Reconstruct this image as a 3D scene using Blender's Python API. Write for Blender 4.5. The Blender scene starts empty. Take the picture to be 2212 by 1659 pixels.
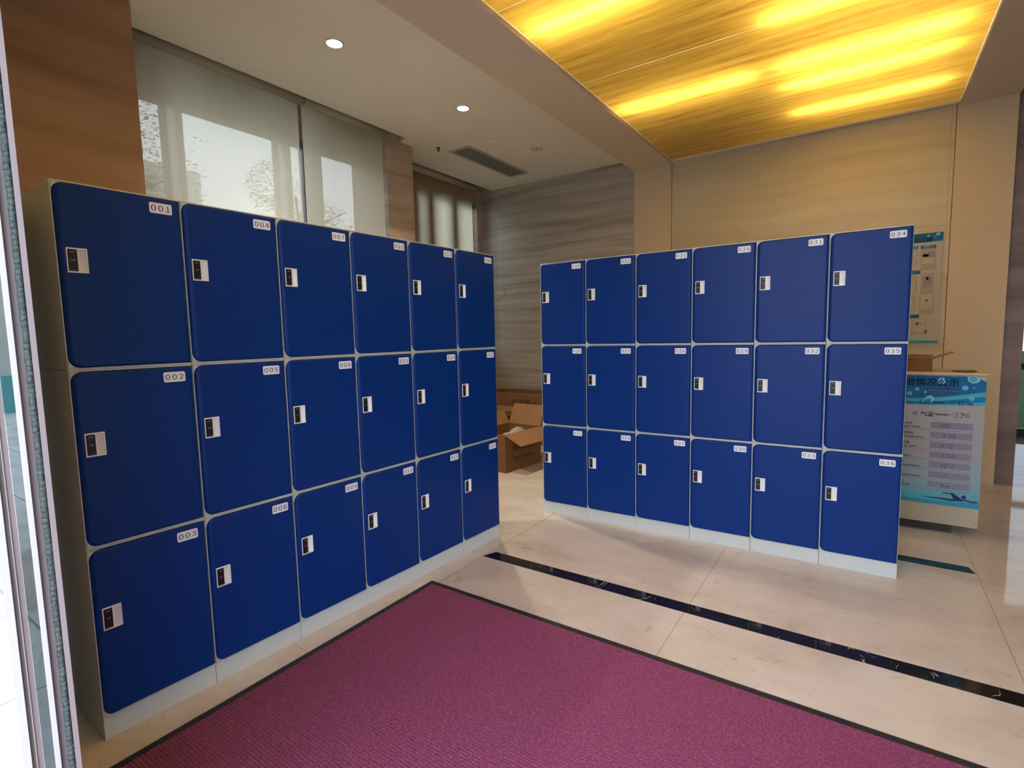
import bpy, bmesh, math, random
from mathutils import Vector, Matrix
random.seed(7)
S = bpy.context.scene
C = S.collection
PI = math.pi

# ------------------------------------------------------------------ camera
cam_d = bpy.data.cameras.new('camera')
cam_d.sensor_fit = 'HORIZONTAL'
cam_d.sensor_width = 36.0
cam_d.lens = 36.0 * 1122.77 / 2212.0
cam_d.clip_start = 0.02
cam_d.clip_end = 200
cam = bpy.data.objects.new('camera', cam_d)
C.objects.link(cam)
RIGHT, UP, FWD = Vector((.8258, .5636, -.0211)), Vector((-.0362, .0903, .9953)), Vector((-.5628, .8211, -.095))
FWD.normalize(); RIGHT = (RIGHT - FWD * RIGHT.dot(FWD)).normalized(); UP = RIGHT.cross(FWD)
m3 = Matrix((RIGHT, UP, -FWD)).transposed()
cam.matrix_world = Matrix.Translation((0, 0, 1.4233)) @ m3.to_4x4()
S.camera = cam

# ------------------------------------------------------------------ light and exposure
world = bpy.data.worlds.new('overcast_sky')
S.world = world
world.use_nodes = True
wn = world.node_tree.nodes
wn['Background'].inputs[0].default_value = (.83, .90, 1.05, 1)
wn['Background'].inputs[1].default_value = 6.4
S.view_settings.view_transform = 'Standard'
S.view_settings.look = 'None'
S.view_settings.exposure = 0.3
S.view_settings.gamma = 1.0
S.view_settings.use_curve_mapping = False
S.cycles.use_denoising = True
S.cycles.max_bounces = 10
S.cycles.diffuse_bounces = 6
S.cycles.transparent_max_bounces = 16
S.cycles.caustics_reflective = False
S.cycles.caustics_refractive = False
S.cycles.sample_clamp_indirect = 6.0
TUBE_POWER = 42.0
DOWNLIGHT_W = 32.0

# ------------------------------------------------------------------ helpers
def obj(name, bm, mats, parent=None, smooth=False, loc=None):
    me = bpy.data.meshes.new(name)
    bm.normal_update()
    bm.to_mesh(me); bm.free()
    return obj_me(name, me, mats, parent, smooth, loc)

def obj_me(name, me, mats, parent=None, smooth=False, loc=None):
    for m in (mats if isinstance(mats, (list, tuple)) else [mats]):
        me.materials.append(m)
    if smooth:
        me.polygons.foreach_set('use_smooth', [True] * len(me.polygons))
    o = bpy.data.objects.new(name, me)
    C.objects.link(o)
    if parent: o.parent = parent
    if loc: o.location = loc
    return o

def thing(name, label, cat, loc=(0, 0, 0), rz=0, group=None):
    o = bpy.data.objects.new(name, None)
    o.empty_display_size = .1
    C.objects.link(o)
    o.location = loc; o.rotation_euler = (0, 0, rz)
    return tag(o, label, cat, group)

def tag(o, label, cat, group=None):
    o['label'] = label; o['category'] = cat
    if group: o['group'] = group
    return o

def struct(o, label=None, cat=None):
    o['kind'] = 'structure'
    if label: o['label'] = label
    if cat: o['category'] = cat
    return o

def box(bm, x0, x1, y0, y1, z0, z1, mi=0, bevel=0, seg=2):
    vs = [bm.verts.new((x, y, z)) for x in (x0, x1) for y in (y0, y1) for z in (z0, z1)]
    fs = []
    for idx in ((0, 1, 3, 2), (4, 6, 7, 5), (0, 4, 5, 1), (2, 3, 7, 6), (0, 2, 6, 4), (1, 5, 7, 3)):
        f = bm.faces.new([vs[i] for i in idx]); f.material_index = mi; fs.append(f)
    if bevel:
        es = list({e for f in fs for e in f.edges})
        r = bmesh.ops.bevel(bm, geom=es, offset=bevel, segments=seg, affect='EDGES', profile=.5)
        for f in r['faces']: f.material_index = mi
    return vs

def boxobj(name, b, mat, parent=None, bevel=0, seg=2):
    bm = bmesh.new(); box(bm, *b, bevel=bevel, seg=seg)
    return obj(name, bm, mat, parent)

def quad(bm, pts, mi=0):
    f = bm.faces.new([bm.verts.new(p) for p in pts]); f.material_index = mi
    return f

def prism(bm, pts, axis, a, b, mi=0):
    """2-D outline pts extruded along axis (0, 1, 2) from a to b"""
    def v3(p, t):
        q = list(p); q.insert(axis, t); return q
    A = [bm.verts.new(v3(p, a)) for p in pts]; B = [bm.verts.new(v3(p, b)) for p in pts]
    n = len(pts)
    fs = [bm.faces.new(A), bm.faces.new(B[::-1])]
    for i in range(n):
        fs.append(bm.faces.new((A[i], B[i], B[(i + 1) % n], A[(i + 1) % n])))
    for f in fs: f.material_index = mi
    bmesh.ops.recalc_face_normals(bm, faces=fs)
    return fs

def cyl(bm, p0, p1, r0, r1=None, n=20, mi=0, caps=True):
    r1 = r0 if r1 is None else r1
    p0, p1 = Vector(p0), Vector(p1)
    d = (p1 - p0).normalized()
    a = d.orthogonal().normalized(); b = d.cross(a)
    A = [bm.verts.new(p0 + (a * math.cos(t) + b * math.sin(t)) * r0) for t in [2 * PI * i / n for i in range(n)]]
    B = [bm.verts.new(p1 + (a * math.cos(t) + b * math.sin(t)) * r1) for t in [2 * PI * i / n for i in range(n)]]
    fs = [bm.faces.new((A[i], A[(i + 1) % n], B[(i + 1) % n], B[i])) for i in range(n)]
    for f in fs: f.smooth = True
    if caps: fs += [bm.faces.new(A[::-1]), bm.faces.new(B)]
    for f in fs: f.material_index = mi
    return fs

def lathe(bm, prof, c, n=32, mi=0):
    """profile of (r, z) pairs turned about the vertical through c"""
    rows = []
    for r, z in prof:
        rows.append([bm.verts.new((c[0] + r * math.cos(2 * PI * i / n), c[1] + r * math.sin(2 * PI * i / n), c[2] + z)) for i in range(n)])
    for a, b in zip(rows, rows[1:]):
        for i in range(n):
            f = bm.faces.new((a[i], a[(i + 1) % n], b[(i + 1) % n], b[i])); f.material_index = mi; f.smooth = True
    return rows

def text_mesh(s, size, spacing=1.0, align='LEFT', shear=0, bold=0.0):
    cu = bpy.data.curves.new('lettering', 'FONT')
    cu.body = s; cu.size = size; cu.space_character = spacing
    cu.align_x = align; cu.shear = shear
    o = bpy.data.objects.new('lettering', cu)
    C.objects.link(o)
    bpy.context.view_layer.update()
    me = bpy.data.meshes.new_from_object(o.evaluated_get(bpy.context.evaluated_depsgraph_get()))
    bpy.data.objects.remove(o); bpy.data.curves.remove(cu)
    return me

def add_text(bm, s, size, T, mi, spacing=1.0, align='LEFT', shear=0, bold=0.0, sx=1.0):
    """letters laid by T, a function (u, v) -> (x, y, z)"""
    me = text_mesh(s, size, spacing, align, shear, bold)
    for du in ((-bold, bold) if bold else (0,)):
        vs = [bm.verts.new(T(v.co.x * sx + du, v.co.y)) for v in me.vertices]
        for p in me.polygons:
            try:
                f = bm.faces.new([vs[i] for i in p.vertices]); f.material_index = mi
            except ValueError: pass
    bpy.data.meshes.remove(me)

def wide(s):
    return ''.join(chr(ord(c) - ord('0') + 0xFF10) for c in s)

def stroke(bm, pts, w, T, mi):
    """a pen line along 2-D points"""
    for (a, b), (c, d) in zip(pts, pts[1:]):
        L = math.hypot(c - a, d - b) or 1e-6
        nx, ny = -(d - b) / L * w / 2, (c - a) / L * w / 2
        ex, ey = (c - a) / L * w / 3, (d - b) / L * w / 3
        quad(bm, [T(a - ex + nx, b - ey + ny), T(a - ex - nx, b - ey - ny), T(c + ex - nx, d + ey - ny), T(c + ex + nx, d + ey + ny)], mi)

# ------------------------------------------------------------------ materials
def new_mat(name):
    m = bpy.data.materials.new(name); m.use_nodes = True
    nt = m.node_tree
    return m, nt, nt.nodes['Principled BSDF']

def plain(name, col, rough=.5, spec=.5, metal=0, noise=0.0, nscale=8, coat=0, bump=0, bscale=60):
    m, nt, b = new_mat(name)
    b.inputs['Base Color'].default_value = (*col, 1)
    b.inputs['Roughness'].default_value = rough
    b.inputs['Specular IOR Level'].default_value = spec
    b.inputs['Metallic'].default_value = metal
    b.inputs['Coat Weight'].default_value = coat
    if noise or bump:
        tc = nt.nodes.new('ShaderNodeTexCoord')
    if noise:
        n = nt.nodes.new('ShaderNodeTexNoise'); n.inputs['Scale'].default_value = nscale; n.inputs['Detail'].default_value = 5
        nt.links.new(tc.outputs['Object'], n.inputs['Vector'])
        r = nt.nodes.new('ShaderNodeValToRGB')
        r.color_ramp.elements[0].position = .3; r.color_ramp.elements[1].position = .7
        r.color_ramp.elements[0].color = (*[c * (1 - noise) for c in col], 1)
        r.color_ramp.elements[1].color = (*[min(1, c * (1 + noise * .5)) for c in col], 1)
        nt.links.new(n.outputs['Fac'], r.inputs['Fac'])
        nt.links.new(r.outputs['Color'], b.inputs['Base Color'])
    if bump:
        n2 = nt.nodes.new('ShaderNodeTexNoise'); n2.inputs['Scale'].default_value = bscale; n2.inputs['Detail'].default_value = 3
        nt.links.new(tc.outputs['Object'], n2.inputs['Vector'])
        bp = nt.nodes.new('ShaderNodeBump'); bp.inputs['Strength'].default_value = bump; bp.inputs['Distance'].default_value = .004
        nt.links.new(n2.outputs['Fac'], bp.inputs['Height'])
        nt.links.new(bp.outputs['Normal'], b.inputs['Normal'])
    return m

def math_node(nt, op, a, b=None, c=None):
    n = nt.nodes.new('ShaderNodeMath'); n.operation = op
    for i, v in enumerate((a, b, c)):
        if v is None: continue
        if isinstance(v, (int, float)): n.inputs[i].default_value = v
        else: nt.links.new(v, n.inputs[i])
    return n.outputs[0]

def ramp(nt, fac, stops):
    r = nt.nodes.new('ShaderNodeValToRGB')
    while len(r.color_ramp.elements) < len(stops): r.color_ramp.elements.new(.5)
    for e, (p, c) in zip(r.color_ramp.elements, stops):
        e.position = p; e.color = (*c, 1)
    nt.links.new(fac, r.inputs['Fac'])
    return r.outputs['Color']

def stone(name, stops, scale, wave=(0, 0, 0), rough=.3, joints=(), joint_col=(.2, .17, .13), spec=.5, tilt=0.0):
    """bedded stone: noise stretched along the bedding; joints = (axis, offset, period or None, half width)"""
    m, nt, b = new_mat(name)
    tc = nt.nodes.new('ShaderNodeTexCoord')
    warp = nt.nodes.new('ShaderNodeTexNoise'); warp.inputs['Scale'].default_value = .9; warp.inputs['Detail'].default_value = 2
    nt.links.new(tc.outputs['Object'], warp.inputs['Vector'])
    wv = nt.nodes.new('ShaderNodeVectorMath'); wv.operation = 'MULTIPLY_ADD'
    cmb = nt.nodes.new('ShaderNodeCombineXYZ')
    nt.links.new(warp.outputs['Fac'], cmb.inputs[2])
    nt.links.new(cmb.outputs[0], wv.inputs[0]); wv.inputs[1].default_value = (0, 0, .12)
    nt.links.new(tc.outputs['Object'], wv.inputs[2])
    mp = nt.nodes.new('ShaderNodeMapping'); mp.inputs['Scale'].default_value = scale
    mp.inputs['Rotation'].default_value = (tilt, 0, 0)
    nt.links.new(wv.outputs[0], mp.inputs['Vector'])
    n1 = nt.nodes.new('ShaderNodeTexNoise'); n1.inputs['Scale'].default_value = 1.0; n1.inputs['Detail'].default_value = 7; n1.inputs['Roughness'].default_value = .62
    nt.links.new(mp.outputs[0], n1.inputs['Vector'])
    col = ramp(nt, n1.outputs['Fac'], stops)
    for ax, off, per, hw in joints:
        sep = nt.nodes.new('ShaderNodeSeparateXYZ'); nt.links.new(tc.outputs['Object'], sep.inputs[0])
        v = math_node(nt, 'SUBTRACT', sep.outputs[ax], off)
        if per:
            v = math_node(nt, 'SUBTRACT', math_node(nt, 'FLOORED_MODULO', math_node(nt, 'ADD', v, per / 2), per), per / 2)
        v = math_node(nt, 'LESS_THAN', math_node(nt, 'ABSOLUTE', v), hw)
        mx = nt.nodes.new('ShaderNodeMix'); mx.data_type = 'RGBA'
        nt.links.new(v, mx.inputs[0]); nt.links.new(col, mx.inputs[6]); mx.inputs[7].default_value = (*joint_col, 1)
        col = mx.outputs[2]
    nt.links.new(col, b.inputs['Base Color'])
    b.inputs['Roughness'].default_value = rough
    b.inputs['Specular IOR Level'].default_value = spec
    return m

M = {}
M['ceiling'] = plain('ceiling_paint', (.74, .71, .65), .9, .2, noise=.05, nscale=1.2)
M['beam'] = plain('beam_paint', (.60, .51, .43), .85, .2, noise=.04, nscale=1.5)
M['pillar'] = plain('pillar_paint', (.56, .45, .32), .8, .2)
M['grey_marble'] = stone('grey_marble', [(.28, (.20, .17, .15)), (.46, (.34, .30, .265)), (.58, (.40, .36, .32)), (.75, (.50, .46, .41))], (.5, .5, 9), rough=.45,
                         joints=((0, -4.30, None, .0012), (2, 1.98, .62, .0015)), joint_col=(.17, .15, .13))
M['pier_marble'] = stone('pier_marble', [(.28, (.26, .18, .14)), (.46, (.42, .31, .25)), (.58, (.48, .37, .30)), (.75, (.58, .47, .39))], (.5, .5, 8), rough=.4,
                         joints=((2, 2.98, .62, .0015),), joint_col=(.25, .18, .14))
M['travertine'] = stone('beige_travertine', [(.25, (.36, .29, .19)), (.45, (.46, .385, .265)), (.6, (.51, .44, .32)), (.78, (.60, .54, .42))], (.45, .45, 6), rough=.45,
                        joints=((2, 2.315, None, .002), (2, 1.24, None, .002), (2, 1.78, None, .0015), (0, .537, None, .0015)), joint_col=(.35, .26, .15))
M['brown_stone'] = stone('brown_veined_stone', [(.25, (.20, .10, .058)), (.42, (.33, .18, .105)), (.55, (.40, .225, .135)), (.75, (.50, .30, .185))], (.5, .40, 4.2), rough=.45, tilt=.05)
M['dark_marble'] = stone('dark_marble', [(.25, (.12, .085, .08)), (.5, (.2, .15, .14)), (.75, (.28, .22, .2))], (.6, .6, 7), rough=.35)
M['white_gap'] = plain('shadow_gap', (.12, .09, .06), .8)

def floor_material():
    m, nt, b = new_mat('polished_cream_marble')
    tc = nt.nodes.new('ShaderNodeTexCoord')
    mp = nt.nodes.new('ShaderNodeMapping'); mp.inputs['Scale'].default_value = (1.2, 1.9, 1)
    nt.links.new(tc.outputs['Object'], mp.inputs[0])
    n1 = nt.nodes.new('ShaderNodeTexNoise'); n1.inputs['Scale'].default_value = 1.7; n1.inputs['Detail'].default_value = 9; n1.inputs['Roughness'].default_value = .62; n1.inputs['Distortion'].default_value = .6
    nt.links.new(mp.outputs[0], n1.inputs['Vector'])
    col = ramp(nt, n1.outputs['Fac'], [(.25, (.47, .405, .35)), (.42, (.57, .51, .455)), (.6, (.635, .58, .53)), (.8, (.72, .68, .64))])
    # pale and dark flecks
    n2 = nt.nodes.new('ShaderNodeTexNoise'); n2.inputs['Scale'].default_value = 9; n2.inputs['Detail'].default_value = 6; n2.inputs['Distortion'].default_value = 1.4
    nt.links.new(mp.outputs[0], n2.inputs['Vector'])
    f = ramp(nt, n2.outputs['Fac'], [(.30, (.80, .78, .75)), (.38, (1, 1, 1)), (.66, (1, 1, 1)), (.74, (1.12, 1.12, 1.12))])
    mx = nt.nodes.new('ShaderNodeMix'); mx.data_type = 'RGBA'; mx.blend_type = 'MULTIPLY'; mx.inputs[0].default_value = .8
    nt.links.new(col, mx.inputs[6]); nt.links.new(f, mx.inputs[7]); col = mx.outputs[2]
    sep = nt.nodes.new('ShaderNodeSeparateXYZ'); nt.links.new(tc.outputs['Object'], sep.inputs[0])
    for ax, off, per, hw in ((0, -.722, 1.285, .0013), (1, 2.603, 1.29, .0011), (0, -2.005, None, .001)):
        v = math_node(nt, 'SUBTRACT', sep.outputs[ax], off)
        if per: v = math_node(nt, 'SUBTRACT', math_node(nt, 'FLOORED_MODULO', math_node(nt, 'ADD', v, per / 2), per), per / 2)
        v = math_node(nt, 'LESS_THAN', math_node(nt, 'ABSOLUTE', v), hw)
        mx = nt.nodes.new('ShaderNodeMix'); mx.data_type = 'RGBA'
        nt.links.new(v, mx.inputs[0]); nt.links.new(col, mx.inputs[6]); mx.inputs[7].default_value = (.27, .21, .15, 1)
        col = mx.outputs[2]
    nt.links.new(col, b.inputs['Base Color'])
    b.inputs['Roughness'].default_value = .055
    b.inputs['Specular IOR Level'].default_value = .5
    return m
M['floor'] = floor_material()

def black_marble():
    m, nt, b = new_mat('black_marble')
    tc = nt.nodes.new('ShaderNodeTexCoord')
    n1 = nt.nodes.new('ShaderNodeTexNoise'); n1.inputs['Scale'].default_value = 3; n1.inputs['Detail'].default_value = 4; n1.inputs['Distortion'].default_value = 1.0
    mp = nt.nodes.new('ShaderNodeMapping'); mp.inputs['Scale'].default_value = (1.6, .6, 1); mp.inputs['Rotation'].default_value = (0, 0, .5)
    nt.links.new(tc.outputs['Object'], mp.inputs[0]); nt.links.new(mp.outputs[0], n1.inputs['Vector'])
    v = math_node(nt, 'ABSOLUTE', math_node(nt, 'SUBTRACT', n1.outputs['Fac'], .5))
    n3 = nt.nodes.new('ShaderNodeTexNoise'); n3.inputs['Scale'].default_value = 7
    nt.links.new(tc.outputs['Object'], n3.inputs['Vector'])
    thr = math_node(nt, 'MULTIPLY', math_node(nt, 'MAXIMUM', math_node(nt, 'SUBTRACT', n3.outputs['Fac'], .52), 0.0), .045)
    k = math_node(nt, 'LESS_THAN', v, thr)
    mx = nt.nodes.new('ShaderNodeMix'); mx.data_type = 'RGBA'
    nt.links.new(k, mx.inputs[0]); mx.inputs[6].default_value = (.012, .010, .010, 1); mx.inputs[7].default_value = (.5, .46, .4, 1)
    nt.links.new(mx.outputs[2], b.inputs['Base Color'])
    b.inputs['Roughness'].default_value = .06
    return m
M['black_marble'] = black_marble()

def carpet():
    m, nt, b = new_mat('maroon_ribbed_carpet')
    tc = nt.nodes.new('ShaderNodeTexCoord')
    n1 = nt.nodes.new('ShaderNodeTexNoise'); n1.inputs['Scale'].default_value = 130; n1.inputs['Detail'].default_value = 3
    nt.links.new(tc.outputs['Object'], n1.inputs['Vector'])
    col = ramp(nt, n1.outputs['Fac'], [(.25, (.115, .025, .062)), (.5, (.185, .041, .098)), (.75, (.29, .082, .165))])
    # lint specks
    n2 = nt.nodes.new('ShaderNodeTexVoronoi'); n2.inputs['Scale'].default_value = 17; n2.inputs['Randomness'].default_value = 1
    nt.links.new(tc.outputs['Object'], n2.inputs['Vector'])
    sepc = nt.nodes.new('ShaderNodeSeparateColor'); nt.links.new(n2.outputs['Color'], sepc.inputs[0])
    size = math_node(nt, 'MULTIPLY', math_node(nt, 'MAXIMUM', math_node(nt, 'SUBTRACT', sepc.outputs[0], .60), 0), .15)
    n4 = nt.nodes.new('ShaderNodeTexNoise'); n4.inputs['Scale'].default_value = 260
    nt.links.new(tc.outputs['Object'], n4.inputs['Vector'])
    k = math_node(nt, 'LESS_THAN', math_node(nt, 'MULTIPLY', n2.outputs['Distance'], math_node(nt, 'MULTIPLY', n4.outputs['Fac'], 2)), size)
    mx = nt.nodes.new('ShaderNodeMix'); mx.data_type = 'RGBA'
    nt.links.new(k, mx.inputs[0]); nt.links.new(col, mx.inputs[6]); mx.inputs[7].default_value = (.45, .33, .35, 1)
    nt.links.new(mx.outputs[2], b.inputs['Base Color'])
    b.inputs['Roughness'].default_value = .95; b.inputs['Specular IOR Level'].default_value = .1
    b.inputs['Sheen Weight'].default_value = .35; b.inputs['Sheen Tint'].default_value = (.8, .35, .5, 1)
    bp = nt.nodes.new('ShaderNodeBump'); bp.inputs['Strength'].default_value = .7; bp.inputs['Distance'].default_value = .004
    nt.links.new(n1.outputs['Fac'], bp.inputs['Height']); nt.links.new(bp.outputs['Normal'], b.inputs['Normal'])
    return m
M['carpet'] = carpet()
M['rubber'] = plain('black_rubber', (.018, .018, .022), .6, .4)

M['blue'] = plain('navy_plastic', (.0012, .026, .175), .42, .17, bump=.035, bscale=220)
M['grey_plastic'] = plain('light_grey_plastic', (.47, .50, .48), .45, .4)
M['plinth'] = plain('plinth_grey_plastic', (.50, .55, .55), .45, .4)
M['white_plastic'] = plain('white_plastic', (.80, .80, .80), .35, .4)
M['plate'] = plain('number_plate_white', (.74, .76, .82), .45, .3)
M['ink'] = plain('dark_grey_ink', (.02, .022, .03), .6, .2)
M['reader'] = plain('reader_black', (.006, .006, .007), .4, .3)
M['reader_mark'] = plain('reader_mark', (.32, .32, .33), .5)

M['alu'] = plain('pinkish_aluminium', (.25, .205, .213), .45, .5, noise=.06, nscale=3)
M['alu_lit_edge'] = plain('lit_edge_aluminium', (.45, .43, .42), .4, .5)  # paler copy of the stile metal, with the light on its edges painted in
M['pile'] = plain('grey_pile', (.10, .125, .12), .95, .1, noise=.35, nscale=160, bump=.8, bscale=240)
M['dark'] = plain('dark_metal', (.03, .028, .027), .4, .5, .3)
M['grey_metal'] = plain('grey_metal', (.30, .29, .28), .4, .5, .6)
M['frame_grey'] = plain('window_frame_grey', (.20, .19, .18), .5)
M['frame_white'] = plain('window_frame_white', (.8, .8, .82), .5)
M['chrome'] = plain('chrome_ring', (.72, .70, .66), .22, .5, .8)
M['card'] = plain('brown_cardboard', (.20, .105, .050), .85, .15, noise=.10, nscale=14)
M['card_in'] = plain('inner_cardboard', (.27, .150, .072), .85, .15, noise=.08, nscale=14)
M['card_ink'] = plain('cardboard_ink', (.045, .025, .018), .8, .1)
M['foam'] = plain('pale_foam', (.34, .30, .26), .8, noise=.2, nscale=40, bump=.5, bscale=60)
M['wrap'] = plain('grey_wrapping_film', (.22, .20, .20), .3, .6, noise=.4, nscale=18)
M['podium'] = plain('podium_laminate', (.38, .33, .25), .4, .4, noise=.12, nscale=5)
M['podium_top'] = plain('podium_top_cream', (.58, .45, .30), .3, .5)
M['podium_dark'] = plain('podium_base_black', (.02, .016, .014), .6)
M['roller'] = plain('roller_grey', (.36, .33, .28), .6)
M['vent'] = plain('vent_grey', (.22, .205, .185), .6)
M['vent_frame'] = plain('vent_frame_grey', (.42, .40, .36), .6)
M['paper'] = plain('paper_white', (.42, .38, .32), .6, .2)
M['board'] = plain('board_white', (.42, .38, .32), .6, .2)
M['sleeve'] = plain('clear_sleeve', (.34, .31, .27), .6, .2)
M['photo'] = plain('dull_print', (.26, .22, .22), .6)
M['photo_dark'] = plain('dark_print', (.10, .075, .06), .6)
M['p_blue'] = plain('poster_blue', (.008, .12, .30), .6, .2, noise=.25, nscale=6)
M['p_mid'] = plain('poster_mid_blue', (.008, .17, .36), .6, .2)
M['p_light'] = plain('poster_light_blue', (.06, .36, .50), .6, .2)
M['p_teal'] = plain('poster_teal', (.03, .25, .34), .6, .2)
M['p_bubble'] = plain('poster_bubble', (.20, .50, .60), .6, .2)
M['p_cell'] = plain('poster_lilac', (.20, .205, .29), .6, .2)
M['p_red'] = plain('poster_red', (.42, .05, .06), .6, .2)
M['p_ink'] = plain('poster_ink', (.02, .02, .028), .6, .2)
M['p_pen'] = plain('poster_pen', (.03, .03, .05), .6, .2)
M['p_navy'] = plain('poster_navy', (.02, .025, .12), .6, .2)
M['teal'] = plain('teal_sheet', (.10, .34, .36), .5)
M['paving'] = plain('grey_paving', (.42, .44, .43), .8, .2, noise=.35, nscale=5, bump=.4, bscale=22)
M['lawn'] = plain('lawn', (.03, .075, .02), .9, .1, noise=.5, nscale=10)
M['pale_wall'] = plain('pale_render', (.62, .63, .60), .85, .2, noise=.1, nscale=2)
M['trunk'] = plain('bark', (.09, .065, .05), .9, .1)
M['cable'] = plain('brown_cable', (.10, .08, .06), .6)

def poster_paper():
    m, nt, b = new_mat('poster_paper')
    tc = nt.nodes.new('ShaderNodeTexCoord'); sep = nt.nodes.new('ShaderNodeSeparateXYZ')
    nt.links.new(tc.outputs['Object'], sep.inputs[0])
    v = math_node(nt, 'DIVIDE', math_node(nt, 'SUBTRACT', sep.outputs[2], .2), .9)
    col = ramp(nt, v, [(0, (.04, .29, .39)), (.08, (.09, .32, .40)), (.22, (.22, .32, .36)), (.42, (.30, .30, .32)), (1, (.34, .33, .31))])
    nt.links.new(col, b.inputs['Base Color']); b.inputs['Roughness'].default_value = .3
    return m
M['p_paper'] = poster_paper()

def blind_fabric():
    m = bpy.data.materials.new('blind_fabric'); m.use_nodes = True
    nt = m.node_tree; nt.nodes.clear()
    out = nt.nodes.new('ShaderNodeOutputMaterial')
    tr = nt.nodes.new('ShaderNodeBsdfTranslucent'); tr.inputs[0].default_value = (.70, .60, .47, 1)
    df = nt.nodes.new('ShaderNodeBsdfDiffuse'); df.inputs[0].default_value = (.60, .49, .36, 1)
    tp = nt.nodes.new('ShaderNodeBsdfTransparent'); tp.inputs[0].default_value = (1, 1, .97, 1)
    a = nt.nodes.new('ShaderNodeMixShader'); a.inputs[0].default_value = .38
    b = nt.nodes.new('ShaderNodeMixShader'); b.inputs[0].default_value = .055
    nt.links.new(tr.outputs[0], a.inputs[1]); nt.links.new(df.outputs[0], a.inputs[2])
    nt.links.new(a.outputs[0], b.inputs[1]); nt.links.new(tp.outputs[0], b.inputs[2])
    nt.links.new(b.outputs[0], out.inputs[0])
    return m
M['blind'] = blind_fabric()

def glass(name, tint=(.94, .97, .95), frosted=0.0):
    m = bpy.data.materials.new(name); m.use_nodes = True
    nt = m.node_tree; nt.nodes.clear()
    out = nt.nodes.new('ShaderNodeOutputMaterial')
    tp = nt.nodes.new('ShaderNodeBsdfTransparent'); tp.inputs[0].default_value = (*tint, 1)
    gl = nt.nodes.new('ShaderNodeBsdfGlossy'); gl.inputs['Roughness'].default_value = .01
    fr = nt.nodes.new('ShaderNodeFresnel'); fr.inputs[0].default_value = 1.45
    a = nt.nodes.new('ShaderNodeMixShader')
    nt.links.new(fr.outputs[0], a.inputs[0]); nt.links.new(tp.outputs[0], a.inputs[1]); nt.links.new(gl.outputs[0], a.inputs[2])
    if frosted:
        tl = nt.nodes.new('ShaderNodeBsdfTranslucent'); tl.inputs[0].default_value = (.9, .9, .95, 1)
        c = nt.nodes.new('ShaderNodeMixShader'); c.inputs[0].default_value = frosted
        nt.links.new(a.outputs[0], c.inputs[1]); nt.links.new(tl.outputs[0], c.inputs[2]); a = c
    nt.links.new(a.outputs[0], out.inputs[0])
    return m
M['glass'] = glass('window_glass')
M['dimming_glass'] = glass('daylight_dimming_glass', (.38, .40, .40))  # grey tint put in to cut the daylight through the panes
M['frosted'] = glass('frosted_film', frosted=.9)

def onyx():
    m = bpy.data.materials.new('backlit_onyx'); m.use_nodes = True
    nt = m.node_tree; nt.nodes.clear()
    out = nt.nodes.new('ShaderNodeOutputMaterial')
    tc = nt.nodes.new('ShaderNodeTexCoord')
    mp = nt.nodes.new('ShaderNodeMapping'); mp.inputs['Scale'].default_value = (.5, 7, 1); mp.inputs['Rotation'].default_value = (0, 0, .03)
    nt.links.new(tc.outputs['Object'], mp.inputs[0])
    n1 = nt.nodes.new('ShaderNodeTexNoise'); n1.inputs['Scale'].default_value = 2.2; n1.inputs['Detail'].default_value = 9; n1.inputs['Roughness'].default_value = .68
    nt.links.new(mp.outputs[0], n1.inputs['Vector'])
    col = ramp(nt, n1.outputs['Fac'], [(.28, (.42, .20, .022)), (.42, (.78, .46, .055)), (.58, (.92, .60, .085)), (.78, (1.0, .74, .16))])
    col2 = ramp(nt, n1.outputs['Fac'], [(.28, (.20, .10, .03)), (.5, (.34, .19, .06)), (.78, (.46, .29, .11))])
    tr = nt.nodes.new('ShaderNodeBsdfTranslucent'); nt.links.new(col, tr.inputs[0])
    df = nt.nodes.new('ShaderNodeBsdfDiffuse'); nt.links.new(col2, df.inputs[0])
    gl = nt.nodes.new('ShaderNodeBsdfGlossy'); gl.inputs['Roughness'].default_value = .12
    a = nt.nodes.new('ShaderNodeMixShader'); a.inputs[0].default_value = .42
    nt.links.new(tr.outputs[0], a.inputs[1]); nt.links.new(df.outputs[0], a.inputs[2])
    fr = nt.nodes.new('ShaderNodeFresnel'); fr.inputs[0].default_value = 1.35
    b = nt.nodes.new('ShaderNodeMixShader'); nt.links.new(fr.outputs[0], b.inputs[0])
    nt.links.new(a.outputs[0], b.inputs[1]); nt.links.new(gl.outputs[0], b.inputs[2])
    nt.links.new(b.outputs[0], out.inputs[0])
    return m
M['onyx'] = onyx()

def emit(name, col, power):
    m = bpy.data.materials.new(name); m.use_nodes = True
    nt = m.node_tree; nt.nodes.clear()
    out = nt.nodes.new('ShaderNodeOutputMaterial'); e = nt.nodes.new('ShaderNodeEmission')
    e.inputs[0].default_value = (*col, 1); e.inputs[1].default_value = power
    nt.links.new(e.outputs[0], out.inputs[0])
    return m
M['tube'] = emit('fluorescent_tube', (1.0, .93, .78), TUBE_POWER)
M['led'] = emit('downlight_lamp', (1.0, .88, .70), 30.0)
M['box_white'] = plain('light_box_white', (.62, .58, .5), .8)

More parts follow.
